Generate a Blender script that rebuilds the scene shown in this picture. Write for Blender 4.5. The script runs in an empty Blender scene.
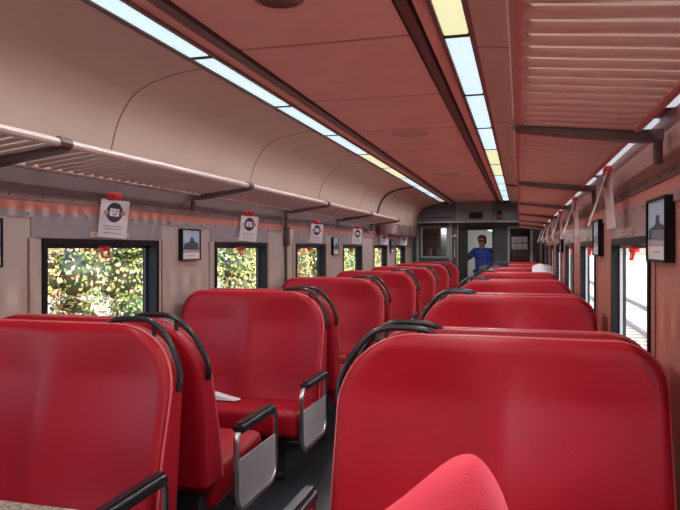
import bpy, bmesh, math, random
from mathutils import Vector, Matrix
random.seed(7)
SC = bpy.context.scene
COL = SC.collection
PI = math.pi
OFF = .935                      # camera stands this far right of the coach's centre line
BAY = 1.97
SPOT_W = 4.2
P = lambda k: 2.36 + BAY*k      # seat pairs, brackets and pillars
W = lambda k: 3.395 + BAY*k     # window centres
HW = 1.435                      # half width of the coach inside
Y0, Y1 = -2.2, 14.8

# ------------------------------------------------------------------ materials
def mat(name, col, rough=.5, metal=0., var=0., scale=6., bump=0., bscale=120., emit=None, estr=1., spec=.5, coat=0.):
    m = bpy.data.materials.new(name); m.use_nodes = True
    nt = m.node_tree; b = nt.nodes['Principled BSDF']
    b.inputs['Base Color'].default_value = (*col, 1)
    b.inputs['Roughness'].default_value = rough
    b.inputs['Metallic'].default_value = metal
    b.inputs['Specular IOR Level'].default_value = spec
    b.inputs['Coat Weight'].default_value = coat
    tc = nt.nodes.new('ShaderNodeTexCoord')
    if var:
        n = nt.nodes.new('ShaderNodeTexNoise'); n.inputs['Scale'].default_value = scale
        n.inputs['Detail'].default_value = 5
        nt.links.new(tc.outputs['Object'], n.inputs['Vector'])
        r = nt.nodes.new('ShaderNodeValToRGB')
        r.color_ramp.elements[0].position = .3; r.color_ramp.elements[1].position = .7
        r.color_ramp.elements[0].color = (*[c*(1-var) for c in col], 1)
        r.color_ramp.elements[1].color = (*[min(1, c*(1+var)) for c in col], 1)
        nt.links.new(n.outputs['Fac'], r.inputs['Fac'])
        nt.links.new(r.outputs['Color'], b.inputs['Base Color'])
    if bump:
        n2 = nt.nodes.new('ShaderNodeTexNoise'); n2.inputs['Scale'].default_value = bscale
        nt.links.new(tc.outputs['Object'], n2.inputs['Vector'])
        bp = nt.nodes.new('ShaderNodeBump'); bp.inputs['Strength'].default_value = bump
        bp.inputs['Distance'].default_value = .004
        nt.links.new(n2.outputs['Fac'], bp.inputs['Height'])
        nt.links.new(bp.outputs['Normal'], b.inputs['Normal'])
    if emit:
        b.inputs['Emission Color'].default_value = (*emit, 1)
        b.inputs['Emission Strength'].default_value = estr
    return m

def glass_mat(name, tint=(1, 1, 1), gl=.08):
    m = bpy.data.materials.new(name); m.use_nodes = True
    nt = m.node_tree; nt.nodes.clear()
    o = nt.nodes.new('ShaderNodeOutputMaterial'); mx = nt.nodes.new('ShaderNodeMixShader')
    t = nt.nodes.new('ShaderNodeBsdfTransparent'); g = nt.nodes.new('ShaderNodeBsdfGlossy')
    t.inputs['Color'].default_value = (*tint, 1); g.inputs['Roughness'].default_value = .03
    mx.inputs['Fac'].default_value = gl
    nt.links.new(t.outputs[0], mx.inputs[1]); nt.links.new(g.outputs[0], mx.inputs[2])
    nt.links.new(mx.outputs[0], o.inputs['Surface'])
    return m

M = dict(
    vinyl=mat('red_vinyl', (.345, .004, .0135), .43, spec=.27, var=.10, scale=3, bump=.12, bscale=260),
    piping=mat('light_red_piping', (.62, .10, .11), .35),
    bright=mat('sun_brightened_red_cloth', (.86, .05, .085), .75, var=.08, scale=9, bump=.2, bscale=300),  # sunlit brightness of the cushion put into its cloth colour
    black=mat('black_plastic', (.012, .012, .014), .32),
    blackm=mat('black_metal', (.007, .006, .007), .55, spec=.25),
    chrome=mat('worn_chrome', (.62, .60, .58), .25, metal=1.),
    grey=mat('grey_laminate', (.34, .32, .33), .45, var=.08, scale=14, bump=.05),
    dark=mat('dark_underframe', (.02, .018, .02), .6),
    floor=mat('dark_floor_vinyl', (.028, .029, .034), .38, var=.25, scale=25),
    cream=mat('cream_wall_panel', (.50, .415, .37), .45, var=.05, scale=2),
    redlitwall=mat('red_lit_cream_panel', (.52, .235, .17), .42, var=.05, scale=2),  # left wall's cream with red bounce and shade mixed into the colour
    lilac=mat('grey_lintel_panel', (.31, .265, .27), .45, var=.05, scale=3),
    lilacr=mat('red_lit_grey_lintel', (.36, .235, .225), .45, var=.05, scale=3),  # right copy of the grey lintel, red bounce put into its colour
    pinkband=mat('salmon_band', (.53, .19, .15), .45),
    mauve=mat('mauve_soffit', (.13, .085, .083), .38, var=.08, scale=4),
    mauver=mat('red_lit_mauve_soffit', (.27, .11, .10), .40, var=.08, scale=4),  # right copy of the mauve soffit, red bounce put into its colour
    cap=mat('brown_cap_strip', (.21, .135, .125), .45),
    rivet=mat('dark_rivets', (.07, .05, .05), .4),
    ceil=mat('rosy_ceiling_panel', (.78, .43, .36), .55, var=.06, scale=2.5),
    cove=mat('beige_cove_panel', (.53, .385, .32), .5, var=.05, scale=1.5),
    groove=mat('black_groove', (.012, .009, .009), .7),
    lip=mat('brown_ceiling_lip', (.13, .06, .055), .5),
    house=mat('brown_light_housing', (.20, .105, .10), .45),
    rack=mat('rack_slats_red_lit', (.52, .33, .27), .32),  # right rack only: red light from below put into the slat colour
    rackl=mat('rack_slats_beige', (.50, .41, .37), .32),
    rail=mat('rack_rail', (.58, .48, .44), .32),
    railr=mat('red_brown_rail', (.40, .15, .13), .35),
    bracket=mat('dark_brown_bracket', (.10, .065, .06), .5),
    dblue=mat('blue_white_diffuser', (.7, .8, .85), .4, emit=(.50, .73, .80), estr=.95),
    dyel=mat('yellowish_diffuser', (.8, .8, .6), .4, emit=(.62, .68, .40), estr=.95),
    ddim=mat('dim_diffuser', (.6, .6, .6), .4, emit=(.40, .40, .40), estr=1.),
    dglow=mat('cove_gap_glow', (.7, .75, .8), .4, emit=(.50, .57, .63), estr=.85),  # glow standing in for the lit cove, no lamp of its own
    glass=glass_mat('window_glass', (.97, .97, .97), .05),
    dglass=mat('dark_glass', (.015, .018, .02), .08),
    redplas=mat('red_plastic', (.60, .03, .03), .4),
    white=mat('white_card', (.80, .78, .78), .5),
    navy=mat('navy_print', (.035, .03, .08), .5),
    pinkpr=mat('pink_print', (.60, .22, .22), .5),
    greypr=mat('grey_print', (.42, .40, .42), .5),
    sky=mat('sky_blue_print', (.45, .60, .76), .4),
    dkpr=mat('dark_blue_print', (.05, .06, .09), .4),
    plate=mat('cream_plate', (.60, .50, .42), .5),
    orange=mat('orange_print', (.55, .18, .10), .5),
    endwall=mat('slate_end_wall', (.055, .064, .072), .45, var=.1, scale=4),
    header=mat('slate_header', (.105, .11, .125), .42, var=.12, scale=4),
    headerl=mat('pale_slate_header', (.20, .20, .21), .4, var=.15, scale=4),
    steel=mat('brushed_steel', (.42, .41, .41), .35, metal=.7),
    palep=mat('pale_frame', (.36, .35, .35), .45),
    brown=mat('brown_panel', (.16, .09, .075), .5),
    cream2=mat('vestibule_cream', (.62, .58, .52), .5),
    lamp=mat('lamp_white', (.8, .8, .8), .4, emit=(.75, .9, 1.), estr=2.2),
    jacket=mat('blue_jacket_cloth', (.05, .085, .40), .8, var=.75, scale=26),
    trous=mat('dark_trousers', (.03, .03, .045), .85),
    skin=mat('skin', (.40, .22, .15), .55),
    cappy=mat('red_cap_cloth', (.42, .06, .035), .8),
    hair=mat('dark_hair', (.02, .015, .012), .7),
    shoe=mat('black_shoe', (.015, .015, .015), .5),
    paper=mat('white_paper', (.75, .71, .68), .6),
    news=mat('printed_cloth', (.42, .36, .27), .7, var=.7, scale=60),
    blackcl=mat('black_cloth', (.012, .012, .014), .85),
    whitecl=mat('white_cloth', (.72, .68, .66), .8),
    sand=mat('sandy_gravel', (.52, .46, .38), .9, var=.25, scale=.6),
    steelr=mat('rail_steel', (.25, .22, .22), .4, metal=.6),
    conc=mat('pale_concrete', (.55, .54, .53), .9, var=.1, scale=1),
    shed=mat('pale_blue_shed', (.50, .58, .66), .7),
    shedr=mat('grey_roof', (.30, .32, .35), .7),
    bark=mat('bark', (.09, .06, .045), .9, var=.4, scale=9),
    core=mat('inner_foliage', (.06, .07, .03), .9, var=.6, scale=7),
)
LEAF = [mat('leaf_dark_green', (.05, .11, .03), .6), mat('leaf_green', (.18, .30, .07), .55),
        mat('leaf_yellow_green', (.50, .54, .18), .55), mat('leaf_gold', (.74, .52, .20), .55),
        mat('leaf_orange', (.72, .36, .18), .55), mat('leaf_sparkle_pale', (.90, .80, .64), .5)]  # palest tone paints in the blown-out light sparkling between leaves

# ------------------------------------------------------------------ mesh helpers
def box(bm, x0, x1, y0, y1, z0, z1, mi=0, mtx=None):
    vs = [bm.verts.new((x, y, z)) for x in (x0, x1) for y in (y0, y1) for z in (z0, z1)]
    if mtx is not None:
        for v in vs: v.co = mtx @ v.co
    for q in ((0, 1, 3, 2), (4, 6, 7, 5), (0, 4, 5, 1), (2, 3, 7, 6), (0, 2, 6, 4), (1, 5, 7, 3)):
        f = bm.faces.new([vs[i] for i in q]); f.material_index = mi
    return vs

def rbox(bm, x0, x1, y0, y1, z0, z1, r=.01, seg=3, mi=0):
    t = bmesh.new(); box(t, x0, x1, y0, y1, z0, z1)
    bmesh.ops.bevel(t, geom=t.edges[:], offset=r, segments=seg, profile=.5, affect='EDGES')
    merge(bm, t, mi)

def merge(bm, t, mi=0, mtx=None):
    mp = {}
    for v in t.verts: mp[v] = bm.verts.new(mtx @ v.co if mtx is not None else v.co)
    for f in t.faces:
        try: g = bm.faces.new([mp[v] for v in f.verts]); g.material_index = mi
        except ValueError: pass
    t.free()

def tube(bm, pts, r, n=8, closed=False, mi=0, caps=True, flat=1.):
    pts = [Vector(p) for p in pts]; rings = []
    N = len(pts); up = None
    for i, p in enumerate(pts):
        a = pts[(i-1) % N] if (closed or i > 0) else p
        b = pts[(i+1) % N] if (closed or i < N-1) else p
        t = (b-a).normalized()
        if up is None:
            up = Vector((0, 0, 1)) if abs(t.z) < .9 else Vector((1, 0, 0))
        s = t.cross(up)
        if s.length < 1e-4: s = t.cross(Vector((1, 0, 0)))
        s.normalize(); u = s.cross(t).normalized(); up = u
        rr = r[i] if isinstance(r, (list, tuple)) else r
        rings.append([bm.verts.new(p + s*(rr*math.cos(2*PI*j/n)) + u*(rr*flat*math.sin(2*PI*j/n))) for j in range(n)])
    for i in range(N if closed else N-1):
        A, B = rings[i], rings[(i+1) % N]
        for j in range(n):
            f = bm.faces.new((A[j], A[(j+1) % n], B[(j+1) % n], B[j])); f.material_index = mi
    if caps and not closed:
        f = bm.faces.new(rings[0][::-1]); f.material_index = mi
        f = bm.faces.new(rings[-1]); f.material_index = mi

def smooth_path(pts, n=5, closed=False):
    P_ = [Vector(p) for p in pts]; N = len(P_); out = []
    rng = N if closed else N-1
    for i in range(rng):
        p0 = P_[(i-1) % N] if (closed or i > 0) else P_[i]
        p1 = P_[i]; p2 = P_[(i+1) % N]
        p3 = P_[(i+2) % N] if (closed or i < N-2) else p2
        for k in range(n):
            t = k/n
            out.append(.5*((2*p1)+(p2-p0)*t+(2*p0-5*p1+4*p2-p3)*t*t+(3*p1-p0-3*p2+p3)*t**3))
    if not closed: out.append(P_[-1])
    return out

def prism(bm, poly, axis, a, b, mi=0):
    """poly of 2-D points extruded along axis from a to b"""
    def c(p, t):
        return {'x': (t, p[0], p[1]), 'y': (p[0], t, p[1]), 'z': (p[0], p[1], t)}[axis]
    A = [bm.verts.new(c(p, a)) for p in poly]; B = [bm.verts.new(c(p, b)) for p in poly]
    n = len(poly)
    for i in range(n):
        f = bm.faces.new((A[i], A[(i+1) % n], B[(i+1) % n], B[i])); f.material_index = mi
    f = bm.faces.new(A[::-1]); f.material_index = mi
    f = bm.faces.new(B); f.material_index = mi

def ball(bm, c, r, sx=1, sy=1, sz=1, u=12, v=8, mi=0):
    t = bmesh.new(); bmesh.ops.create_uvsphere(t, u_segments=u, v_segments=v, radius=1)
    merge(bm, t, mi, Matrix.Translation(c) @ Matrix.Diagonal((r*sx, r*sy, r*sz, 1)))

def obj(name, bm, mats, parent=None, sharp=.6, loc=None):
    bmesh.ops.recalc_face_normals(bm, faces=bm.faces[:])
    for f in bm.faces: f.smooth = True
    for e in bm.edges:
        e.smooth = not (len(e.link_faces) == 2 and e.calc_face_angle(0) > sharp)
    me = bpy.data.meshes.new(name); bm.to_mesh(me); bm.free()
    for m in (mats if isinstance(mats, (list, tuple)) else [mats]): me.materials.append(m)
    o = bpy.data.objects.new(name, me); COL.objects.link(o)
    if parent: o.parent = parent
    if loc: o.location = loc
    return o

def thing(name, label, cat, loc=(0, 0, 0), rz=0, group=None):
    o = bpy.data.objects.new(name, None); COL.objects.link(o)
    o.empty_display_size = .1
    o.location = loc; o.rotation_euler = (0, 0, rz)
    return tag(o, label, cat, group)

def tag(o, label, cat, group=None):
    o['label'] = label; o['category'] = cat
    if group: o['group'] = group
    return o

def struct(o):
    o['kind'] = 'structure'; return o

def dup(root, loc, rz=0, label=None):
    r = root.copy(); COL.objects.link(r); r.location = loc; r.rotation_euler = (0, 0, rz)
    if label: r['label'] = label
    for ch in list(root.children):
        c = ch.copy(); COL.objects.link(c); c.parent = r
        for g in list(ch.children):
            d = g.copy(); COL.objects.link(d); d.parent = c
    return r

ORD = ['first', 'second', 'third', 'fourth', 'fifth', 'sixth', 'seventh', 'eighth']

# ------------------------------------------------------------------ the shell
bm = bmesh.new(); box(bm, -HW-.2, HW+.2, Y0, Y1+.3, -.06, 0); struct(obj('floor', bm, M['floor']))

WIN = [k for k in range(-2, 6)]
def wall(sx, name, m):
    bm = bmesh.new()
    a, b = (HW, HW+.065) if sx > 0 else (-HW-.095, -HW)
    box(bm, a, b, Y0, Y1+.1, 0, .85)
    box(bm, a, b, Y0, Y1+.1, 1.45, 1.70)
    c, d = (HW+.03, HW+.14) if sx > 0 else (-HW-.14, -HW-.03)
    box(bm, c, d, Y0, Y1+.1, 1.70, 2.52)
    y = Y0
    for k in WIN:
        box(bm, a, b, y, W(k)-.56, .85, 1.45); y = W(k)+.56
    box(bm, a, b, y, Y1+.1, .85, 1.45)
    # panel joints beside each window: thin raised battens
    for k in WIN:
        for s in (-.66, .60):
            q = (HW-.004, HW) if sx > 0 else (-HW, -HW+.004)
            box(bm, *q, W(k)+s, W(k)+s+.012, .55, 1.45, 1)
    return struct(obj(name, bm, [m, M['cap']]))
wall(-1, 'wall_left', M['cream']); wall(1, 'wall_right', M['redlitwall'])

def trims(sx, ms):
    """lintel panel, riveted strip, salmon band, cap strip, sloping soffit"""
    def X(d0, d1): return (HW-d1, HW-d0) if sx > 0 else (-HW+d0, -HW+d1)
    out = []
    bm = bmesh.new()
    for k in WIN:
        box(bm, *X(0, .005), W(k)-.64, W(k)+.60, 1.452, 1.555)
    out.append(obj('trim', bm, ms[0]))
    bm = bmesh.new(); box(bm, *X(0, .007), Y0, Y1, 1.555, 1.588)
    y = Y0+.1
    while y < Y1:
        ball(bm, ((HW-.008)*sx, y, 1.572), .0065, .6, 1, 1, 6, 4, 1); y += .23
    out.append(obj('trim', bm, [ms[0], M['rivet']]))
    bm = bmesh.new(); box(bm, *X(0, .004), Y0, Y1, 1.588, 1.640); out.append(obj('trim', bm, M['pinkband']))
    bm = bmesh.new(); box(bm, *X(0, .012), Y0, Y1, 1.640, 1.676)
    y = Y0+.2
    while y < Y1:
        ball(bm, ((HW-.013)*sx, y, 1.66), .0065, .6, 1, 1, 6, 4, 1); y += .23
    out.append(obj('trim', bm, [ms[1], M['rivet']]))
    bm = bmesh.new()
    prism(bm, [(sx*(HW-.012), 1.676), (sx*1.402, 1.790), (sx*1.402, 1.868), (sx*1.418, 1.868), (sx*1.42, 1.795), (sx*(HW+.07), 1.70), (sx*(HW+.07), 1.676)], 'y', Y0, Y1)
    out.append(obj('trim', bm, ms[2]))
    return out
TR = trims(-1, [M['lilac'], M['cap'], M['mauve']]) + trims(1, [M['lilacr'], M['lip'], M['mauver']])

# ceiling: centre panels with open joints, grooves, bands and the two coves
SEAM = [3.06 + 1.205*k for k in range(-5, 11)]
COVE = [(.735, 2.372), (.82, 2.366), (.93, 2.348), (1.04, 2.318), (1.11, 2.285), (1.165, 2.245), (1.225, 2.165), (1.262, 2.085), (1.288, 2.0), (1.308, 1.92), (1.335, 1.84)]
CS = [(p.x, p.y) for p in smooth_path([(a, b, 0) for a, b in COVE], 4)]
bm = bmesh.new()
ys = [Y0] + [y for y in SEAM if Y0 < y < Y1] + [Y1]
for a, b in zip(ys, ys[1:]):
    box(bm, -.43, .43, a+.012, b-.012, 2.400, 2.42, 0)
    for s in (-1, 1):
        box(bm, min(s*.515, s*.59), max(s*.515, s*.59), a+.002, b-.002, 2.392, 2.42, 0)
box(bm, -.76, .76, Y0, Y1, 2.407, 2.50, 1)
for s in (-1, 1):
    box(bm, min(s*.448, s*.495), max(s*.448, s*.495), Y0, Y1, 2.388, 2.43, 2)
    poly = [(s*x, z) for x, z in CS] + [(s*(x+.02), z+.02) for x, z in reversed(CS)]
    prism(bm, poly, 'y', Y0, Y1, 3)
struct(obj('ceiling', bm, [M['ceil'], M['groove'], M['lip'], M['cove']], sharp=.35))

def arch(y, w, t, m, sides=(-1, 1)):
    bm = bmesh.new()
    for s in sides:
        poly = [(s*(x-t*.7), z-t) for x, z in CS] + [(s*(x+.004), z+.004) for x, z in reversed(CS)]
        prism(bm, poly, 'y', y-w/2, y+w/2)
    o = obj('trim', bm, m); TR.append(o)
for k in range(-2, 6):
    if k != 4: arch(3.23+BAY*k, .008, .0015, M['bracket'])
arch(10.35, .07, .02, M['bracket'])
for i, o in enumerate(TR, 1):
    o.name = 'trim_%d' % i; struct(o)

# front wall behind the camera
bm = bmesh.new(); box(bm, -HW-.17, HW+.17, Y0-.1, Y0, 0, 2.5); struct(obj('wall_front', bm, M['cream']))

# windows -------------------------------------------------------------
def window(sx, k, n):
    root = bpy.data.objects.new('window_%d' % n, None); COL.objects.link(root)
    root.location = (sx*HW, W(k), 0); struct(root)
    def X(a, b): return (min(sx*a, sx*b), max(sx*a, sx*b))
    bm = bmesh.new()
    y0, y1, z0, z1 = -.56, .56, .85, 1.45
    dp = .065 if sx > 0 else .095
    a, b = X(-.010, dp)
    box(bm, a, b, y0, y0+.035, z0, z1); box(bm, a, b, y1-.035, y1, z0, z1)
    box(bm, a, b, y0+.035, y1-.035, z0, z0+.035); box(bm, a, b, y0+.035, y1-.035, z1-.035, z1)
    obj('frame', bm, M['blackm'], root)
    bm = bmesh.new(); a, b = X(dp-.02, dp-.012)
    box(bm, a, b, y0+.03, y1-.03, z0+.03, z1-.03)
    obj('pane', bm, M['glass'], root)
    bm = bmesh.new(); a, b = X(dp-.034, dp-.02); w = .016
    for q in ((y0+.035, y0+.035+w, z0+.035, z1-.035), (y1-.035-w, y1-.035, z0+.035, z1-.035),
              (y0+.035, y1-.035, z0+.035, z0+.035+w), (y0+.035, y1-.035, z1-.035-w, z1-.035)):
        box(bm, a, b, *q)
    obj('glazing_bead', bm, M['dark'] if sx < 0 else M['palep'], root)
    bm = bmesh.new(); a, b = X(.005, .045)
    rbox(bm, a, b, -.035, .035, z1-.07, z1-.035, .006, 2)
    tube(bm, [(sx*.02, -.035, z1-.07), (sx*.012, -.03, z1-.105), (sx*.012, .03, z1-.105), (sx*.02, .035, z1-.07)], .007, 6)
    h = obj('emergency_handle', bm, M['redplas'], root); h['label'] = 'small red emergency handle'
    bm = bmesh.new(); a, b = X(-.012, -.005)
    box(bm, a, b, -.18, .20, 1.462, 1.492)
    c, d = X(-.0135, -.012)
    for j in range(3): box(bm, c, d, -.165+j*.022, -.152+j*.022, 1.468, 1.486, 1)
    for j in range(6): box(bm, c, d, -.07+j*.042, -.04+j*.042, 1.474, 1.481, 2)
    obj('notice_plate', bm, [M['plate'], M['orange'], M['greypr']], root)
    return root
n = 1
for sx in (-1, 1):
    for k in WIN[1:]:
        window(sx, k, n); n += 1

# ------------------------------------------------------------------ light strips
def light_strip(sx, label, tints):
    root = thing('light_strip', label, 'ceiling light', (sx*.65, 0, 2.36))
    bm = bmesh.new()
    for a, b in ((-.078, -.058), (.058, .088)):
        box(bm, min(sx*a, sx*b), max(sx*a, sx*b), Y0, 14.45, .018, .075)
    box(bm, -.06, .06, Y0, 14.45, .05, .075)
    obj('housing', bm, M['house'], root)
    edges = [y for y in SEAM if Y0 < y < 14.5]
    for i, (a, b) in enumerate(zip(edges, edges[1:])):
        bm = bmesh.new(); rbox(bm, -.056, .056, a+.016, b-.016, .018, .044, .008, 2)
        d = obj('diffuser', bm, M[tints(i)], root)
        if tints(i) != 'dblue': d['label'] = {'dyel': 'yellowish lit diffuser', 'ddim': 'dim diffuser'}[tints(i)]
        bm = bmesh.new(); box(bm, -.058, .058, b-.014, b+.014, .015, .05); obj('joint_bar', bm, M['dark'], root)
    return edges
# first segment in view runs from 1.855 to 3.06
idx0 = None
edgesv = [y for y in SEAM if Y0 < y < 14.5]
i0 = [i for i, y in enumerate(edgesv) if abs(y-3.06) < .01][0]
light_strip(-1, 'long fluorescent ceiling light strip above the left luggage rack', lambda i: 'dyel' if i-i0 in (3, 4) else ('ddim' if i-i0 >= 8 else 'dblue'))
light_strip(1, 'long fluorescent ceiling light strip nearest the right luggage rack', lambda i: 'dyel' if i-i0 in (-1, 3, 4) else 'dblue')
for s in (-1, 1):
    for a, b in zip(edgesv, edgesv[1:]):
        for q in range(4):
            L = bpy.data.lights.new('fluorescent_lamp', 'SPOT'); L.energy = SPOT_W; L.color = (.93, .97, 1.)
            L.spot_size = math.radians(168); L.spot_blend = .6; L.shadow_soft_size = 0
            o = bpy.data.objects.new('fluorescent_lamp', L); COL.objects.link(o); o.location = (s*.65, a+(b-a)*(q+.5)/4, 2.368)

# added glow in place of the bright cove in the gap behind the rack
root = thing('cove_gap_glow_strip', 'narrow pale glowing strip standing in for the bright cove behind the right luggage rack', 'light', (1.378, 0, 1.838))
bm = bmesh.new(); box(bm, -.022, .022, Y0, 14.4, .010, .03); obj('housing', bm, M['house'], root)  # housing and diffuser only carry the added glow, no lamp known here
for k in range(-1, 6):
    bm = bmesh.new(); box(bm, -.020, .021, P(k)+.12, P(k+1)-.12, .0, .010); obj('diffuser', bm, M['dglow'], root)

# ceiling vents
for i in range(5):
    y = 2.47 + 3.23*i
    v = thing('ceiling_vent', 'round ceiling vent on the centre panels, %s from the front' % ORD[i], 'vent', (0, y, 2.4), 0, 'round ceiling vents')
    bm = bmesh.new()
    prof = [(.16, 0), (.155, -.006), (.13, -.012), (.115, -.008), (.10, -.002)]
    t = [[bm.verts.new((r*math.cos(2*PI*j/32), r*math.sin(2*PI*j/32), z)) for j in range(32)] for r, z in prof]
    for A, B in zip(t, t[1:]):
        for j in range(32): bm.faces.new((A[j], A[(j+1) % 32], B[(j+1) % 32], B[j]))
    obj('rim', bm, M['ceil'] if i == 0 else M['cream'], v)  # cream rims paint in the crescents of reflected light on farther vents
    bm = bmesh.new()
    prism(bm, [(.10*math.cos(2*PI*j/32), .10*math.sin(2*PI*j/32)) for j in range(32)], 'z', -.003, -.001)
    for r in (.03, .055, .08):
        tube(bm, [(r*math.cos(2*PI*j/24), r*math.sin(2*PI*j/24), -.005) for j in range(24)], .005, 5, True)
    obj('grille', bm, M['house'] if i == 0 else M['ceil'], v)

# ------------------------------------------------------------------ luggage racks
def rack(sx, label, yend, mslat, mrail, mback, zf):
    root = thing('luggage_rack', label, 'luggage rack', (0, 0, 1.8))
    xf, xb = .93, 1.305; zf_, zb = zf-1.8, -.008
    bm = bmesh.new(); y = Y0+.05
    cross = [(0, .004), (.005, -.003), (.014, -.007), (.032, -.007), (.043, -.003), (.048, .004), (.043, .010), (.005, .010)]
    while y < yend-.06:
        A = [bm.verts.new((sx*xf, y+c, zf_+d)) for c, d in cross]; B = [bm.verts.new((sx*xb, y+c, zb+d)) for c, d in cross]
        for j in range(8): bm.faces.new((A[j], A[(j+1) % 8], B[(j+1) % 8], B[j]))
        bm.faces.new(A); bm.faces.new(B); y += .084
    obj('slat_panel', bm, mslat, root)
    bm = bmesh.new(); tube(bm, [(sx*xf, Y0+.02, zf_+.008), (sx*xf, yend, zf_+.008)], .019, 10)
    obj('front_rail', bm, mrail, root)
    bm = bmesh.new(); tube(bm, [(sx*xb, Y0+.02, zb), (sx*xb, yend, zb)], .015, 10)
    obj('back_rail', bm, mback, root)
    for k in range(-2, 7):
        y = P(k)
        if not (Y0 < y < yend): continue
        bm = bmesh.new()
        prism(bm, [(sx*xf, zf_-.005), (sx*(xf-.012), zf_-.020), (sx*xf, zf_-.026), (sx*1.30, zb-.040), (sx*1.385, -.050), (sx*1.385, -.012), (sx*1.31, -.012)], 'y', y-.03, y+.03)
        tube(bm, [(sx*xf, y-.035, zf_+.008), (sx*xf, y+.035, zf_+.008)], .026, 10)
        rbox(bm, min(sx*1.36, sx*1.385), max(sx*1.36, sx*1.385), y-.018, y+.018, -.125, -.01, .006, 2)
        obj('bracket', bm, M['bracket'], root)
    return root
rack(-1, 'slatted luggage rack along the left wall', 10.3, M['rackl'], M['rail'], M['rail'], 1.835)
rack(1, 'slatted luggage rack overhead along the right wall', 14.4, M['rack'], M['railr'], M['railr'], 1.828)

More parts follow.
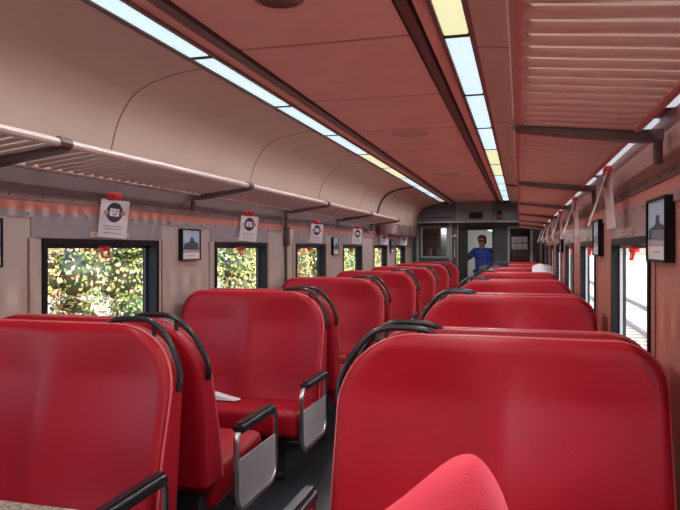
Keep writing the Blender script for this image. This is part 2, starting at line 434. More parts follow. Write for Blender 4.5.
# ------------------------------------------------------------------ seats
ZT = 1.100
def seat(m, label, loc, rz=0):
    """two-person bench; local frame: aisle edge at x=-.5*m, faces -y; pair centre at y=0"""
    root = thing('train_seat', label, 'seat', loc, rz, 'red double train seats')
    X = lambda x: x*m
    # outline offsets
    za, zw = .850, .965
    rows = [.40, .46, .54, .62, .70, .77, .82] + [za+(ZT-za)*math.sin(PI/2*t/14) for t in range(15)]
    def offs(z):
        oa = .265*(1-math.sqrt(max(0, 1-((z-za)/(ZT-za))**2))) if z > za else 0
        ow = .15*(1-math.sqrt(max(0, 1-((z-zw)/(ZT-zw))**2))) if z > zw else 0
        return oa, ow
    cols = [0, .004, .011, .022, .036, .055] 
    def colset(xl, xr):
        w = xr-xl; c = [xl+d for d in cols]; e = [xr-d for d in reversed(cols)]
        mid = [xl+.055+(w-.11)*t/18 for t in range(1, 18)]
        return c+mid+e
    def yf(x, z, d):
        t = (x+.5)/.525; t = t-1 if t >= 1 else t
        y = -.15-(ZT-z)*.235+.048*(1-(2*t-1)**2)*min(1, (ZT-z)/.20)*min(1, max(0, (z-.40)/.1))
        y -= .012*math.exp(-((z-.62)/.16)**2)
        r = .042
        if d < r: y += r*(1-math.sqrt(max(0, 1-(1-d/r)**2)))
        return y
    bm = bmesh.new(); F, B = [], []
    for z in rows:
        oa, ow = offs(z); xs = colset(-.5+oa, .55-ow)
        fr, br = [], []
        for x in xs:
            d = min(x-xs[0], xs[-1]-x, (ZT-z)*1.0)
            fr.append(bm.verts.new((X(x), yf(x, z, d), z)))
            db = .02-d if d < .02 else 0
            br.append(bm.verts.new((X(x), -.045-(ZT-z)*.10-db*.6, z)))
        F.append(fr); B.append(br)
    nr, nc = len(rows), len(F[0])
    for g in (F, B):
        for i in range(nr-1):
            for j in range(nc-1): bm.faces.new((g[i][j], g[i][j+1], g[i+1][j+1], g[i+1][j]))
    rim = lambda g: [g[i][0] for i in range(nr)] + g[-1][1:-1] + [g[i][-1] for i in reversed(range(nr))] + g[0][-2:0:-1]
    a, b = rim(F), rim(B)
    path = [v.co.copy() for v in a[:2*nr+nc-2]]
    for i in range(len(a)): bm.faces.new((a[i], a[(i+1) % len(a)], b[(i+1) % len(a)], b[i]))
    obj('backrest', bm, M['vinyl'], root, sharp=.7)
    bm = bmesh.new(); tube(bm, path, .0055, 6); obj('piping', bm, M['piping'], root)
    # cushion
    bm = bmesh.new(); rbox(bm, -.485, .535, -.80, -.235, .305, .465, .045, 4)
    for v in bm.verts:
        v.co.z -= .06*(v.co.y+.80)/.565
        if v.co.z > .40: v.co.z += .005*math.cos((v.co.x*2 % 1-.5)*PI)
    obj('cushion', bm, M['vinyl'], root)
    # base
    bm = bmesh.new(); box(bm, -.44, .44, -.70, -.16, .22, .33); box(bm, -.40, -.32, -.62, -.20, 0, .22); box(bm, .32, .40, -.62, -.20, 0, .22)
    tube(bm, [(-.40, -.66, .05), (.40, -.66, .05)], .018, 8)
    obj('base', bm, M['dark'], root)
    # arm loops at the aisle and by the wall
    for x, pan in ((-.553, True), (.575, False)):
        y0, y1, z0, z1, r = -.78, -.30, .23, .585, .085
        loop = []
        for cx, cz, a0 in ((y0+r, z0+r, PI), (y1-r, z0+r, 1.5*PI), (y1-r*.5, z1-r*.5, 0), (y0+r*.7, z1-r*.7, PI/2)):
            rr = r if cz < .4 else (r*.5 if cx > -.5 else r*.7)
            for t in range(6):
                an = a0+PI/2*t/5; loop.append((X(x), cx+rr*math.cos(an), cz+rr*math.sin(an)))
        bm = bmesh.new(); tube(bm, loop, .0135, 8, True)
        tube(bm, [(X(x), -.40, .27), (X(x*.82), -.40, .27)], .012, 6); tube(bm, [(X(x), -.70, .27), (X(x*.82), -.70, .27)], .012, 6)
        ar = obj('arm_frame', bm, M['chrome'], root)
        bm = bmesh.new()
        t = bmesh.new(); box(t, -.028, .028, y0+.05, y1-.01, .572, .622)
        bmesh.ops.bevel(t, geom=t.edges[:], offset=.014, segments=3, affect='EDGES'); merge(bm, t, 0, Matrix.Translation((X(x), 0, 0)))
        obj('arm_pad', bm, M['black'], root)
        if pan:
            bm = bmesh.new()
            low = [p for p in loop if p[2] < .40]
            poly = [(y0, .455)] + [(p[1], p[2]) for p in low] + [(y1, .455)]
            prism(bm, poly, 'x', X(x)-.004, X(x)+.004)
            obj('arm_panel', bm, M['grey'], root)
    # grab handle round the top aisle corner
    yt = -.085
    pts = [(.33, 1.092), (.31, 1.106), (.28, 1.116), (.20, 1.120), (.14, 1.114), (.088, 1.085), (.036, 1.022), (.002, .955), (-.012, .90), (-.006, .855)]
    bm = bmesh.new()
    tube(bm, smooth_path([(X(-.5+o), yt-(ZT-min(z, ZT))*.16, z) for o, z in pts], 4), .0115, 8)
    for o, z in ((.27, 1.10), (.12, 1.085)): tube(bm, [(X(-.5+o), yt, z-.04), (X(-.5+o), yt, z+.015)], .008, 6)
    obj('grab_handle', bm, M['black'], root)
    return root
RS, LS = .825, -.825
def lab(side, k, faceme):
    o = ORD[k]
    if faceme: return 'red vinyl double seat facing the camera, %s from the front in the %s row' % (o, side)
    return 'red double seat facing away, back to back with the %s camera-facing %s seat' % (o, side)
sR = seat(1, lab('right', 0, True), (RS, P(0), 0))
sL = seat(-1, lab('left', 0, True), (LS, P(0), 0))
for k in range(0, 7):
    if k:
        dup(sR, (RS, P(k), 0), 0, lab('right', k, True)); dup(sL, (LS, P(k), 0), 0, lab('left', k, True))
    if k < 6:
        dup(sL, (RS, P(k), 0), PI, lab('right', k, False)); dup(sR, (LS, P(k), 0), PI, lab('left', k, False))
dup(sL, (RS, P(-1)-.06, 0), PI, 'red vinyl double seat facing the far end, just below the camera on the right')

# bright cushion propped up on the nearest seat
out = smooth_path([(x*.00137, z*.00137, 0) for x, z in ((0, 0), (12, -4), (25, -19), (36, -42), (45, -75), (48, -130), (44, -210), (25, -330), (-15, -420), (-55, -450), (-100, -420), (-150, -350),
                   (-205, -240), (-222, -190), (-205, -152), (-150, -112), (-75, -56), (-45, -30), (-18, -7))], 3, True)
cx, cz = -.10, -.30; fr, bk = [], []
bm = bmesh.new()
for sgn, store in ((-1, fr), (1, bk)):
    for q, t in ((1, .0), (.985, .030), (.95, .052), (.88, .066), (.72, .078), (.45, .086), (.2, .088)):
        if sgn == 1 and q == 1: store.append(fr[0]); continue
        store.append([bm.verts.new((cx+(p.x-cx)*q, sgn*t, cz+(p.y-cz)*q)) for p in out])
    n_ = len(out)
    for A, B in zip(store, store[1:]):
        for j in range(n_): bm.faces.new((A[j], A[(j+1) % n_], B[(j+1) % n_], B[j]))
    bm.faces.new(store[-1])
o = obj('loose_cushion', bm, M['bright'], sharp=1.2)
tag(o, 'bright red padded cushion tipped on its corner in the lower right foreground', 'cushion')
o.location = (.868, .88, 1.128); o.rotation_euler = (math.radians(-9), 0, 0)

# ------------------------------------------------------------------ hanging cards
def tent(k, label, y):
    root = thing('hanging_card', label, 'card', (1.345, y, 1.765), 0, 'tent cards hung above the right windows')
    for sgn, lean in ((1, 4), (-1, -19)):
        bm = bmesh.new(); t = bmesh.new(); box(t, -.002, .002, -.075, .075, -.27, 0)
        merge(bm, t, 0, Matrix.Rotation(math.radians(-lean), 4, 'Y') @ Matrix.Rotation(math.radians(7*sgn), 4, 'Z'))
        c = obj('card_sheet', bm, M['white'], root)
        if sgn < 0:
            bm = bmesh.new(); t = bmesh.new()
            prism(t, [(.042*math.cos(2*PI*j/20), -.12+.055*math.sin(2*PI*j/20)) for j in range(20)], 'x', -.0035, -.002)
            for z in (-.215, -.235): box(t, -.003, -.002, -.05, .05, z-.004, z+.003)
            merge(bm, t, 0, Matrix.Rotation(math.radians(-lean), 4, 'Y') @ Matrix.Rotation(math.radians(7*sgn), 4, 'Z'))
            obj('emblem', bm, M['navy'], c)
    bm = bmesh.new(); rbox(bm, -.016, .018, -.045, .045, -.01, .035, .008, 3)
    h = obj('clip', bm, M['redplas'], root); h['label'] = 'red clip'
    return root
def card(sx, k, label):
    y = W(k)-.06 if sx < 0 else W(k)+.05
    ang = math.radians(45) if sx < 0 else math.radians(-90)
    if sx > 0: return tent(k, label, y)
    root = thing('hanging_card', label, 'card', (sx*(HW-.085), y, 1.595), ang, 'white cards hung above the left windows')
    bm = bmesh.new(); t = bmesh.new(); box(t, -.08, .08, -.003, .003, -.135, .085)
    merge(bm, t, 0, Matrix.Rotation(math.radians(4), 4, 'X') @ Matrix.Rotation(math.radians(5 if sx < 0 else -3), 4, 'Y'))
    c = obj('card_sheet', bm, M['white'], root)
    mt = Matrix.Rotation(math.radians(4), 4, 'X') @ Matrix.Rotation(math.radians(5 if sx < 0 else -3), 4, 'Y')
    bm = bmesh.new()
    t = bmesh.new(); prism(t, [(.046*math.cos(2*PI*j/20), .012+.058*math.sin(2*PI*j/20)) for j in range(20)], 'y', -.0045, -.003)
    merge(bm, t, 0, mt)
    for x0, x1, z0, z1, mi in ((-.026, .026, -.010, .034, 1), (-.06, -.034, .0, .020, 2), (.034, .06, .0, .020, 2), (-.018, .018, .006, .014, 2), (-.012, .012, -.004, .002, 0), (-.018, -.006, .018, .024, 0), (.006, .018, .018, .024, 0)):
        t = bmesh.new(); box(t, x0, x1, -.0055 if mi else -.006, -.003, z0, z1); merge(bm, t, mi, mt)
    t = bmesh.new(); prism(t, [(-.03, .04), (.03, .04), (.018, .068), (-.018, .068)], 'y', -.0058, -.003); merge(bm, t, 0, mt)
    for j, (w, z) in enumerate(((.055, -.068), (.048, -.084), (.05, -.108))):
        t = bmesh.new(); box(t, -w, w, -.0042, -.003, z-.004, z+.002); merge(bm, t, 3, mt)
    obj('emblem', bm, [M['navy'], M['white'], M['pinkpr'], M['greypr']], c)
    bm = bmesh.new(); rbox(bm, -.045, .04, -.018, .02, .082, .128, .010, 3); ball(bm, (0, -.015, .11), .02)
    tube(bm, [(0, .01, .11), (0, .05, .135)], .008, 6)
    h = obj('clip', bm, M['redplas'], root); h['label'] = 'red clip'
    return root
for sx, side in ((-1, 'left'), (1, 'right')):
    for k in range(0, 6):
        card(sx, k, ('white hanging card with dark round emblem above the %s left-side window' if sx < 0 else 'folded white tent card hung above the %s right-side window') % ORD[k])

# ------------------------------------------------------------------ framed pictures
def picture(sx, y, zc, label, hw=.14, hh=.115):
    root = thing('framed_picture', label, 'picture', (sx*HW, y, zc), 0 if sx < 0 else PI, 'framed pictures on the wall pillars')
    bm = bmesh.new(); t = .009
    for q in ((-hw, hw, hh-t, hh), (-hw, hw, -hh, -hh+t), (-hw, -hw+t, -hh+t, hh-t), (hw-t, hw, -hh+t, hh-t)):
        box(bm, 0, .034, *q)
    obj('frame', bm, M['blackm'], root)
    bm = bmesh.new(); box(bm, 0, .026, -hw+t, hw-t, -hh+t, hh-t, 0)
    a, b = .0262, .0272
    box(bm, a, b, -hw+t, hw-t, -hh+t, -hh+.055, 1)
    box(bm, a, b, -hw+t, hw-t, -hh+.055, -hh+.085, 3)
    prism(bm, [(-hw+.02, -hh+.08), (hw-.02, -hh+.075), (hw-.03, .01), (.05, .025), (.03, .05), (-.005, .055), (-.02, .02), (-hw+.04, .005)], 'x', a, b+.0004, 2)
    box(bm, b, b+.0006, -.06, .06, -hh+.033, -hh+.038, 3)
    obj('print', bm, [M['sky'], M['white'], M['dkpr'], M['greypr']], root)
    return root
for k, w in ((0, 'cut by the photo edge'), (1, 'between first and second left windows'), (3, 'between third and fourth left windows'), (5, 'between fifth and sixth left windows')):
    picture(-1, P(k)+.04, 1.425, 'framed picture of a train under blue sky, ' + w)
for k, w in ((0, 'nearest the camera on the right wall'), (1, 'beyond the nearest right window'), (3, 'farthest along the right wall')):
    picture(1, P(k)+.20 if k else P(k)+.22, 1.465, 'black-framed bluish train picture ' + w, .17)

# conduit on the left wall
root = thing('wall_conduit', 'dark vertical pipe with small junction box on the left wall past the second window', 'pipe', (-HW+.02, 6.42, 0))
bm = bmesh.new(); tube(bm, [(0, 0, .05), (0, 0, 1.72)], .014, 8); obj('pipe', bm, M['bracket'], root)
bm = bmesh.new(); rbox(bm, -.02, .035, -.035, .035, 1.42, 1.62, .01, 2); obj('junction_box', bm, M['bracket'], root)
bm = bmesh.new(); box(bm, -.0, .004, -.06, .06, 1.50, 1.60); tag(obj('small_sign', bm, M['plate'], None, loc=(-HW+.012, 6.60, 0)), 'small cream sign on the salmon band beside the dark wall pipe', 'sign')

# ------------------------------------------------------------------ far end bulkhead
Z = lambda z: z
bm = bmesh.new()
yb0, yb1 = Y1, Y1+.10
zt = 2.0
# openings: left window, doorway, right window
LWX, DX, RWX = (-1.235, -.56), (-.40, .365), (.675, 1.18)
box(bm, -HW, LWX[0], yb0, yb1, 0, zt); box(bm, LWX[1], DX[0], yb0, yb1, 0, zt)
box(bm, DX[1], RWX[0], yb0, yb1, 0, zt); box(bm, RWX[1], HW, yb0, yb1, 0, zt)
box(bm, LWX[0], LWX[1], yb0, yb1, 0, 1.18); box(bm, LWX[0], LWX[1], yb0, yb1, 1.88, zt)
box(bm, RWX[0], RWX[1], yb0, yb1, 0, 1.03); box(bm, RWX[0], RWX[1], yb0, yb1, 1.86, zt)
box(bm, DX[0], DX[1], yb0, yb1, 1.86, zt)
box(bm, -HW-.1, HW+.1, yb0, yb1, zt, 2.5)
struct(obj('wall_back', bm, M['endwall']))
# header shaped to the ceiling
bm = bmesh.new()
prof = [(-x, z-.003) for x, z in reversed(CS) if z > 1.98] + [(-.735, 2.372)]
poly = [(-1.29, 1.975)] + prof + [(-.43, 2.385), (-.43, 1.975)]
prism(bm, poly, 'y', 14.48, Y1, 0)
box(bm, -.425, .345, 14.47, Y1, 1.975, 2.39, 1)
poly = [(.35, 1.975), (.35, 2.385), (.735, 2.372)] + [(x, z-.003) for x, z in CS if z > 1.98] + [(1.29, 1.975)]
prism(bm, poly, 'y', 14.48, Y1, 0)
box(bm, -1.30, 1.30, 14.44, 14.55, 1.955, 1.978, 2)
o = struct(obj('trim_99', bm, [M['header'], M['headerl'], M['steel']])); o.name = 'trim_%d' % (len(TR)+1)
# lettering marks on the header: too small to read in the photo
bm = bmesh.new()
for j in range(8): box(bm, -.97+j*.06, -.925+j*.06, 14.474, 14.48, 2.05, 2.085)
box(bm, -.97, -.50, 14.4745, 14.48, 2.066, 2.070)
tag(obj('header_lettering', bm, M['dark']), 'small dark lettering on the slate header above the far left window', 'sign')
root = thing('sign_box', 'dark sign box on the header above the far doorway', 'sign', (0, 14.47, 2.10))
bm = bmesh.new(); rbox(bm, -.14, .14, -.05, 0, -.06, .07, .01, 2); obj('case', bm, M['blackm'], root)
bm = bmesh.new(); box(bm, -.125, .125, -.054, -.05, -.045, .055); obj('face', bm, M['dglass'], root)
root = thing('signal_lamp', 'small red lamp on the header right of the sign box', 'lamp', (.50, 14.48, 2.10))
bm = bmesh.new(); rbox(bm, -.05, .05, -.03, 0, -.075, .10, .01, 2); obj('backplate', bm, M['blackm'], root)
bm = bmesh.new(); ball(bm, (0, -.04, -.02), .035); obj('lens', bm, M['redplas'], root)

def endwin(nm, x0, x1, z0, z1, m):
    root = bpy.data.objects.new(nm, None); COL.objects.link(root); root.location = ((x0+x1)/2, Y1, (z0+z1)/2); struct(root)
    w, h = (x1-x0)/2, (z1-z0)/2
    bm = bmesh.new(); t = .045
    for q in ((-w-.01, w+.01, h-t+.01, h+.01), (-w-.01, w+.01, -h-.01, -h+t-.01)): box(bm, q[0], q[1], -.025, .02, q[2], q[3])
    for q in ((-w-.01, -w+t-.01), (w-t+.01, w+.01)): box(bm, q[0], q[1], -.024, .019, -h+t-.01, h-t+.01)
    obj('frame', bm, m, root)
    bm = bmesh.new(); box(bm, -w+.02, w-.02, .03, .038, -h+.02, h-.02); obj('pane', bm, M['glass'], root)
    return root
endwin('window_%d' % n, *LWX, 1.18, 1.88, M['palep']); endwin('window_%d' % (n+1), *RWX, 1.03, 1.86, M['palep'])
bm = bmesh.new()
for i in range(2):
    for j in range(3):
        box(bm, -.17+j*.115, -.07+j*.115, -.003, 0, .02-i*.15, .145-i*.15, 0)
        for q in range(4): box(bm, -.16+j*.115, -.08+j*.115, -.0045, -.003, .035+q*.026-i*.15, .041+q*.026-i*.15, 1)
tag(obj('paper_notice', bm, [M['greypr'], M['dark']], None, loc=(.92, Y1+.028, 1.50)), 'pale printed notice sheets taped inside the far right window', 'notice')

# rooms behind the bulkhead
for nm, q, m in (('wall_compartment_back', (-HW, -.80, 16.0, 16.05, 0, 2.4), 'brown'), ('wall_compartment_left', (-HW, -HW+.05, Y1+.11, 16.0, 0, 2.4), 'brown'),
                 ('wall_compartment_right', (-.85, -.80, Y1+.11, 16.0, 0, 2.4), 'endwall'), ('wall_closet_left', (.56, .61, Y1+.11, 16.2, 0, 2.4), 'endwall'),
                 ('wall_closet_back', (.61, HW, 15.6, 15.65, 0, 2.4), 'endwall'), ('wall_closet_right', (HW-.05, HW, Y1+.11, 15.6, 0, 2.4), 'endwall'),
                 ('ceiling_rear', (-HW, HW, Y1+.10, 16.2, 2.40, 2.45), 'brown')):
    bm = bmesh.new(); box(bm, *q); struct(obj(nm, bm, M[m]))
bm = bmesh.new(); rbox(bm, -.22, .22, -.08, .08, -.28, .28, .06, 3)
tag(obj('padded_backrest', bm, M['brown'], None, loc=(-1.12, 15.4, 1.42)), 'brown padded backrest seen through the far left window', 'backrest')
bm = bmesh.new(); box(bm, -.25, .25, -.2, .35, 0, 1.14); tag(obj('storage_cabinet', bm, M['brown'], None, loc=(-1.12, 15.45, 0)), 'low brown cabinet behind the far left window', 'cabinet')
for nm, q, m in (('floor_next_coach', (-HW, HW, 15.0, 22, -.07, -.01), 'floor'), ('wall_next_left', (-HW, -HW+.05, 16.2, 22, 0, 2.3), 'cream2'), ('wall_next_right', (HW-.05, HW, 16.2, 22, 0, 2.3), 'cream2'),
                 ('ceiling_next_coach', (-HW, HW, 16.2, 22, 2.02, 2.07), 'cream2'), ('wall_next_back', (-HW, HW, 22, 22.05, 0, 2.3), 'cream2'), ('ceiling_vestibule', (-.79, .55, Y1+.12, 16.2, 2.02, 2.07), 'cream2')):
    bm = bmesh.new(); box(bm, *q); struct(obj(nm, bm, M[m]))
root = thing('corridor_light', 'small bright ceiling lamp seen through the far doorway', 'ceiling light', (.16, 20.3, 2.018))
bm = bmesh.new(); rbox(bm, -.20, .20, -1.2, 1.2, -.075, .0, .012, 2); obj('diffuser', bm, M['lamp'], root)
L = bpy.data.lights.new('corridor_lamp', 'POINT'); L.energy = 40; L.shadow_soft_size = 0; L.color = (.9, .96, 1)
o = bpy.data.objects.new('corridor_lamp', L); COL.objects.link(o); o.location = (-.3, 18.6, 1.9)
for s in (-1,):
    for j in range(3):
        root = thing('corridor_window_light', 'pale lit window in the next coach, %s beyond the doorway' % ORD[j], 'window', (-HW+.055, 17.2+1.5*j, 1.45), 0, 'lit windows in the next coach')
        bm = bmesh.new(); box(bm, 0, .01, -.4, .4, -.3, .3); obj('pane', bm, mat('next_window_glow', (.7, .7, .7), .4, emit=(.75, .8, .8), estr=.8) if j == 0 else bpy.data.materials['next_window_glow'], root)
        bm = bmesh.new()
        for q in ((-.44, .44, .3, .34), (-.44, .44, -.34, -.3), (-.44, -.4, -.3, .3), (.4, .44, -.3, .3)): box(bm, 0, .02, *q)
        obj('frame', bm, M['blackm'], root)
# sliding door leaf folded beside the doorway
root = bpy.data.objects.new('door_1', None); COL.objects.link(root); root.location = (-.47, Y1-.03, 0); struct(root)
bm = bmesh.new(); rbox(bm, -.075, .075, -.03, .025, 0, 1.93, .012, 2); obj('leaf', bm, M['endwall'], root)
bm = bmesh.new(); box(bm, -.082, -.064, -.036, -.028, .2, 1.92); box(bm, .05, .07, -.036, -.028, .2, 1.92); obj('edge_strip', bm, M['steel'], root)
bm = bmesh.new(); ball(bm, (-.01, -.045, 1.66), .055, 1, .5, 1); tube(bm, [(-.01, -.05, 1.2), (-.01, -.05, 1.6)], .016, 8); obj('door_handle', bm, M['chrome'], root)
bm = bmesh.new()
for x0, x1 in ((DX[0], DX[0]+.20), (DX[1]-.03, DX[1])): box(bm, x0, x1, Y1-.02, Y1+.12, 0, 1.86)
box(bm, DX[0], DX[1], Y1-.021, Y1+.12, 1.80, 1.87)
box(bm, -1.33, -1.29, Y1-.05, Y1, 0, 1.955, 1); box(bm, -.60, -.555, Y1-.05, Y1, 0, 1.955, 1); box(bm, 1.34, 1.38, Y1-.05, Y1, 0, 1.9, 1)
o = struct(obj('trim_98', bm, [M['dark'], M['palep']])); o.name = 'trim_%d' % (len(TR)+2)
# dark locker on the left wall past the rack
root = thing('wall_locker', 'dark overhead locker on the left wall past the end of the rack', 'locker', (-1.30, 12.4, 1.74))
bm = bmesh.new(); rbox(bm, -.05, .06, -1.6, 1.95, -.115, .10, .012, 2); obj('body', bm, M['lip'], root)
bm = bmesh.new()
for y in (-1.5, -.35, .8): rbox(bm, .06, .07, y, y+1.05, -.10, .085, .006, 2)
obj('door', bm, M['brown'], root)

# ------------------------------------------------------------------ person in the far doorway
def skinned(name, verts, edges, radii, m, parent=None, sub=2, loc=(0, 0, 0), rz=0):
    me = bpy.data.meshes.new(name); me.from_pydata(verts, edges, [])
    o = bpy.data.objects.new(name, me); COL.objects.link(o)
    sk = o.modifiers.new('Skin', 'SKIN'); sk.use_smooth_shade = True
    d = me.skin_vertices[0].data
    for i, r in enumerate(radii):
        d[i].radius = (r, r) if not isinstance(r, tuple) else r
        d[i].use_root = (i == 0)
    sb = o.modifiers.new('Sub', 'SUBSURF'); sb.levels = sub; sb.render_levels = sub
    dg = bpy.context.evaluated_depsgraph_get(); dg.update()
    nm = bpy.data.meshes.new_from_object(o.evaluated_get(dg))
    o.modifiers.clear(); o.data = nm; bpy.data.meshes.remove(me)
    nm.name = name; nm.materials.clear(); nm.materials.append(m)
    for p in nm.polygons: p.use_smooth = True
    if parent: o.parent = parent
    return o
root = thing('person', 'person in blue jacket and red cap standing in the far doorway, reaching left', 'person', (.10, 15.25, 0), math.radians(-25))
root.scale = (.96, .96, .955)
V = [(0, 0, .95), (0, 0, 1.15), (0, 0, 1.36), (0, -.01, 1.46), (0, -.02, 1.53), (0, -.035, 1.61), (0, -.03, 1.68),      # pelvis..head top
     (.20, 0, 1.38), (.27, -.06, 1.14), (.22, -.24, 1.02), (.19, -.30, 1.01),                                      # left arm bent
     (-.20, 0, 1.38), (-.33, -.10, 1.22), (-.50, -.22, 1.15), (-.56, -.26, 1.15),                                   # right arm reaching
     (.10, 0, .88), (.11, -.02, .50), (.11, .02, .10), (.11, -.14, .04),
     (-.10, 0, .88), (-.11, -.02, .50), (-.11, .02, .10), (-.11, -.14, .04)]
E = [(0, 1), (1, 2), (2, 3), (3, 4), (4, 5), (5, 6), (2, 7), (7, 8), (8, 9), (9, 10), (2, 11), (11, 12), (12, 13), (13, 14),
     (0, 15), (15, 16), (16, 17), (17, 18), (0, 19), (19, 20), (20, 21), (21, 22)]
R_ = [(.14, .10), (.13, .10), (.15, .10), .055, .075, .085, .07, .06, .043, .03, .028, .06, .043, .03, .028, .085, .055, .04, .035, .085, .055, .04, .035]
def fingers(base, dirv, side):
    d = Vector(dirv).normalized(); s = Vector(side).normalized(); b0 = len(V); anchor = base
    for j, (o_, l) in enumerate(((-.028, .07), (-.009, .08), (.010, .075), (.027, .06))):
        p = Vector(V[base]) + s*o_ + d*.05
        V.append(tuple(p)); V.append(tuple(p+d*l*.5)); V.append(tuple(p+d*l+Vector((0, 0, -.02))))
        i = len(V)-3; E.extend([(anchor, i), (i, i+1), (i+1, i+2)]); R_.extend([.011, .009, .008])
    p = Vector(V[base]) + s*.04 + d*.01
    V.append(tuple(p)); V.append(tuple(p+s*.025+d*.03)); i = len(V)-2; E.extend([(anchor, i), (i, i+1)]); R_.extend([.012, .009])
fingers(10, (-.4, -.9, 0), (0, 0, 1)); fingers(14, (-.85, -.5, 0), (0, 0, 1))
skinned('body', V, E, R_, M['skin'], root)
J = [(0, 0, .86), (0, 0, 1.0), (0, 0, 1.15), (0, 0, 1.35), (0, -.005, 1.46), (.20, 0, 1.39), (.275, -.06, 1.14), (.225, -.23, 1.03), (-.20, 0, 1.39), (-.335, -.10, 1.22), (-.49, -.215, 1.15)]
skinned('jacket', J, [(0, 1), (1, 2), (2, 3), (3, 4), (3, 5), (5, 6), (6, 7), (3, 8), (8, 9), (9, 10)],
        [(.20, .15), (.19, .145), (.19, .145), (.18, .135), .085, .095, .075, .055, .095, .075, .055], M['jacket'], root)
T = [(0, 0, .93), (.10, 0, .86), (.11, -.02, .50), (.11, .02, .09), (-.10, 0, .86), (-.11, -.02, .50), (-.11, .02, .09)]
skinned('trousers', T, [(0, 1), (1, 2), (2, 3), (0, 4), (4, 5), (5, 6)], [(.15, .12), .11, .08, .065, .11, .08, .065], M['trous'], root)
bm = bmesh.new()
for s in (-1, 1): rbox(bm, s*.11-.045, s*.11+.045, -.20, .08, 0, .085, .03, 3)
obj('shoes', bm, M['shoe'], root)
bm = bmesh.new()
for s in (-1, 1):
    ball(bm, (s*.03, -.115, 1.62), .010, mi=0); ball(bm, (s*.085, -.03, 1.605), .022, .4, .8, 1.2, mi=1)
ball(bm, (0, -.125, 1.585), .015, .7, 1, 1.3, mi=1); ball(bm, (0, -.112, 1.55), .02, 1, .4, .3, mi=2)
obj('face', bm, [M['hair'], M['skin'], M['pinkpr']], root)
bm = bmesh.new(); ball(bm, (0, .015, 1.625), .096, 1, .95, 1); obj('hair', bm, M['hair'], root)
bm = bmesh.new()
ball(bm, (0, -.02, 1.69), .108, 1.0, 1.1, .85); obj('cap', bm, M['cappy'], root)
bm = bmesh.new()
prism(bm, [(-.09, -.09), (-.10, -.13), (-.06, -.20), (0, -.22), (.06, -.20), (.10, -.13), (.09, -.09)], 'z', 1.668, 1.682)
c = obj('cap_peak', bm, M['whitecl'], root); c['label'] = 'white cap peak'

# ------------------------------------------------------------------ loose things on the seats
bm = bmesh.new()
prism(bm, [(-.16, 0), (.06, 0), (.05, .005), (-.16, .05)], 'y', -.08, .02)
tag(obj('folded_paper', bm, M['paper'], None, loc=(LS+.0, P(1)-.53, .447)), 'folded white paper lying on the second camera-facing left seat', 'paper').rotation_euler.x = -.106
root = thing('folded_cloth', 'patterned olive and cream cloth folded at the bottom left on the nearest left seat', 'cloth', (LS-.10, P(0)-.43, .436))
root.rotation_euler.x = -.106
bm = bmesh.new(); rbox(bm, -.34, .28, -.13, .10, .005, .032, .012, 3); obj('fold', bm, M['news'], root)
bm = bmesh.new(); rbox(bm, -.345, .34, .09, .115, .0, .026, .010, 2); obj('hem', bm, M['whitecl'], root)

def drape(name, label, cat, x, k, w, h, m, seed, yoff=0.):
    rnd = random.Random(seed); bm = bmesh.new(); nu, nv = 16, 16
    base = ZT+.020; g = []
    for i in range(nu+1):
        row = []
        u = (i/nu-.5)*w
        hump = h*(1-(2*i/nu-1)**2)**.7
        for j in range(nv+1):
            t = j/nv*2-1
            y = t*.16; zz = base+hump*(1-abs(t)**2.2)
            if abs(t) > .55:
                drop = (abs(t)-.55)/.45
                zz -= drop*.10; y = math.copysign(.105+.03*drop+.02*drop, t) if t < 0 else .06
            row.append(bm.verts.new((u+rnd.uniform(-.008, .008), y-.09+(.0), zz+rnd.uniform(-.006, .006))))
        g.append(row)
    for i in range(nu):
        for j in range(nv): bm.faces.new((g[i][j], g[i+1][j], g[i+1][j+1], g[i][j+1]))
    o = obj(name, bm, m, None, 1.5, loc=(x, P(k)+yoff, 0))
    s = o.modifiers.new('thick', 'SOLIDIFY'); s.thickness = .008
    sb = o.modifiers.new('sub', 'SUBSURF'); sb.levels = 1; sb.render_levels = 1
    return tag(o, label, cat)
drape('white_cloth', 'white cloth draped over the window corner of a far right seat', 'cloth', 1.24, 4, .28, .045, M['whitecl'], 3)
drape('black_bag', 'black bag slumped on a far right seat top near the doorway', 'bag', .60, 5, .26, .05, M['blackcl'], 5)

# ------------------------------------------------------------------ outside
bm = bmesh.new(); box(bm, -60, 140, -60, 240, -1.25, -1.15); g_ = obj('ground', bm, M['sand']); struct(g_)
def rail_track(x, label):
    root = thing('railway_track', label, 'railway track', (x, 0, -1.15))
    for s in (-.72, .72):
        bm = bmesh.new(); box(bm, s-.05, s+.05, -40, 200, .12, .27); obj('rail', bm, M['steelr'], root)
    bm = bmesh.new(); y = -10
    while y < 120: box(bm, -1.25, 1.25, y, y+.25, 0, .13); y += .7
    obj('sleepers', bm, M['sand'], root)
rail_track(5.0, 'railway track beside the train, seen through the right windows')
root = thing('trackside_building', 'long pale blue shed beyond the tracks on the right', 'building', (34, 60, -1.15))
bm = bmesh.new(); box(bm, -8, 8, -45, 45, 0, 4.2); obj('walls', bm, M['shed'], root)
bm = bmesh.new(); prism(bm, [(-8.6, 4.2), (8.6, 4.2), (0, 6.2)], 'y', -45.6, 45.6); obj('roof', bm, M['shedr'], root)
for j in range(8):
    bm = bmesh.new(); box(bm, -8.06, -8, -40+j*10, -36+j*10, 1.2, 2.8); obj('window', bm, M['dglass'], root)
root = thing('trackside_fence', 'low pale fence line beyond the tracks on the right', 'fence', (20, 40, -1.15))
bm = bmesh.new(); box(bm, -.05, .05, -60, 80, .9, 1.0); box(bm, -.05, .05, -60, 80, .4, .5); obj('fence_rail', bm, M['conc'], root)
bm = bmesh.new()
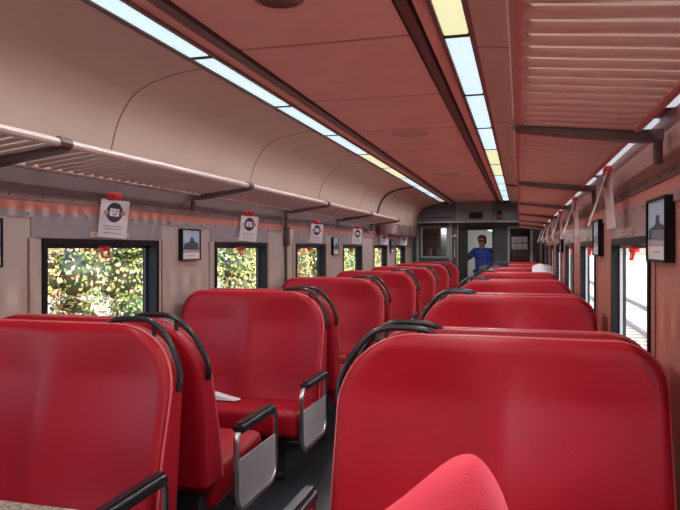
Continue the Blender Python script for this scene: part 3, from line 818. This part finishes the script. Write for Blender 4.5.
for j in range(36): box(bm, -.07, .07, -60+4*j, -59.85+4*j, 0, 1.1)
obj('posts', bm, M['conc'], root)

def tree_mesh(weights, seed, nleaf=19000):
    rnd = random.Random(seed); bm = bmesh.new()
    blobs = [(-1.2+.6*(q % 5)+rnd.uniform(-.12, .12), rnd.uniform(-.35, .35), .75+.68*(q//5)+rnd.uniform(-.15, .15), rnd.uniform(.46, .53)) for q in range(30)]
    tone = [rnd.choices(range(6), weights)[0] for _ in blobs]
    for i in range(nleaf):
        q = rnd.randrange(len(blobs)); b = blobs[q]
        d = Vector((rnd.gauss(0, 1), rnd.gauss(0, 1), rnd.gauss(0, 1))).normalized()
        p = Vector(b[:3]) + d*b[3]*rnd.uniform(.75, 1.05)
        n = (d + Vector((rnd.uniform(-.7, .7), rnd.uniform(-.7, .7), rnd.uniform(-.2, .9)))).normalized()
        a = n.orthogonal().normalized(); a.rotate(Matrix.Rotation(rnd.uniform(0, 6.3), 3, n)); c = n.cross(a)
        l = rnd.uniform(.022, .052); w = l*rnd.uniform(.5, .75)
        vs = [bm.verts.new(p+a*l), bm.verts.new(p+c*w+n*.01), bm.verts.new(p-a*l), bm.verts.new(p-c*w+n*.01)]
        f = bm.faces.new(vs)
        f.material_index = tone[q] if rnd.random() < .45 else rnd.choices(range(6), weights)[0]
    return bm, blobs
def tree(weights, seed, label, loc):
    root = thing('tree', label, 'tree', loc, 0, 'trees beyond the left windows')
    bm, blobs = tree_mesh(weights, seed)
    me = bpy.data.meshes.new('foliage'); bm.to_mesh(me); bm.free()
    for m in LEAF: me.materials.append(m)
    o = bpy.data.objects.new('foliage', me); COL.objects.link(o); o.parent = root
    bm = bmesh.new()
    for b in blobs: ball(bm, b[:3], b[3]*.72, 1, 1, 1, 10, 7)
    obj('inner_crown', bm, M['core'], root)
    bm = bmesh.new(); tube(bm, smooth_path([(0, 0, 0), (.08, .03, .8), (-.05, 0, 1.8), (.1, .05, 3.4)], 4), .09, 8)
    for a, b in (((0, 0, .9), (.9, .1, 2.2)), ((0, 0, 1.2), (-.9, -.1, 2.6))): tube(bm, [a, b], .05, 6)
    obj('trunk', bm, M['bark'], root)
    return root
AUT = (2, 2, 2, 3, 3.4, 2.2); GRN = (3.2, 5, 4.4, .8, .2, 1.7); MIX = (1.6, 3.5, 4, 2.2, .8, 3)
TY = lambda q: 7.0+3.78*q
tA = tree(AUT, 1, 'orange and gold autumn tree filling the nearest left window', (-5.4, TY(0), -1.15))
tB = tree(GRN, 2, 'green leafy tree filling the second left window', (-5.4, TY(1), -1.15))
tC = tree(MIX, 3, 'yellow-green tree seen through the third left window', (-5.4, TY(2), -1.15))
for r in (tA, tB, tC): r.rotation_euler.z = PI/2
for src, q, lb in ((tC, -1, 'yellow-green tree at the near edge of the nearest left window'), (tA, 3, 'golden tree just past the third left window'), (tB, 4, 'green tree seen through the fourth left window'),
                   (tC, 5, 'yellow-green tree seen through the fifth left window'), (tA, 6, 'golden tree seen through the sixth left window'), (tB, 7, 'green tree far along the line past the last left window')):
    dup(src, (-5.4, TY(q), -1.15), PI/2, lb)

# ------------------------------------------------------------------ light from outside
w = bpy.data.worlds.new('sky'); SC.world = w; w.use_nodes = True
nt = w.node_tree; bg = nt.nodes['Background']
sk = nt.nodes.new('ShaderNodeTexSky'); sk.sky_type = 'NISHITA'; sk.sun_disc = False
sk.sun_elevation = math.radians(48); sk.sun_rotation = math.radians(100); sk.dust_density = 2.5
nt.links.new(sk.outputs[0], bg.inputs['Color']); bg.inputs['Strength'].default_value = .9
L = bpy.data.lights.new('sun', 'SUN'); L.energy = 6.2; L.angle = math.radians(.6); L.color = (1, .95, .86)
o = bpy.data.objects.new('sun', L); COL.objects.link(o); o.location = (20, -10, 30)
o.rotation_euler = Vector((.74, .30, .66)).to_track_quat('Z', 'Y').to_euler()

# ------------------------------------------------------------------ camera
cam = bpy.data.cameras.new('camera'); co = bpy.data.objects.new('camera', cam); COL.objects.link(co)
cam.sensor_width = 36; cam.sensor_fit = 'HORIZONTAL'; cam.lens = 36*655/680
cam.shift_y = -7/680; cam.clip_start = .02; cam.clip_end = 600
co.location = (OFF, 0, 1.40); co.rotation_euler = (PI/2, 0, math.radians(15.4))
SC.camera = co
vs = SC.view_settings
vs.view_transform = 'Standard'; vs.look = 'None'; vs.exposure = .3; vs.gamma = 1; vs.use_curve_mapping = False
SC.cycles.use_denoising = True
SC.cycles.max_bounces = 10; SC.cycles.diffuse_bounces = 6; SC.cycles.transparent_max_bounces = 16
SC.cycles.sample_clamp_indirect = 6
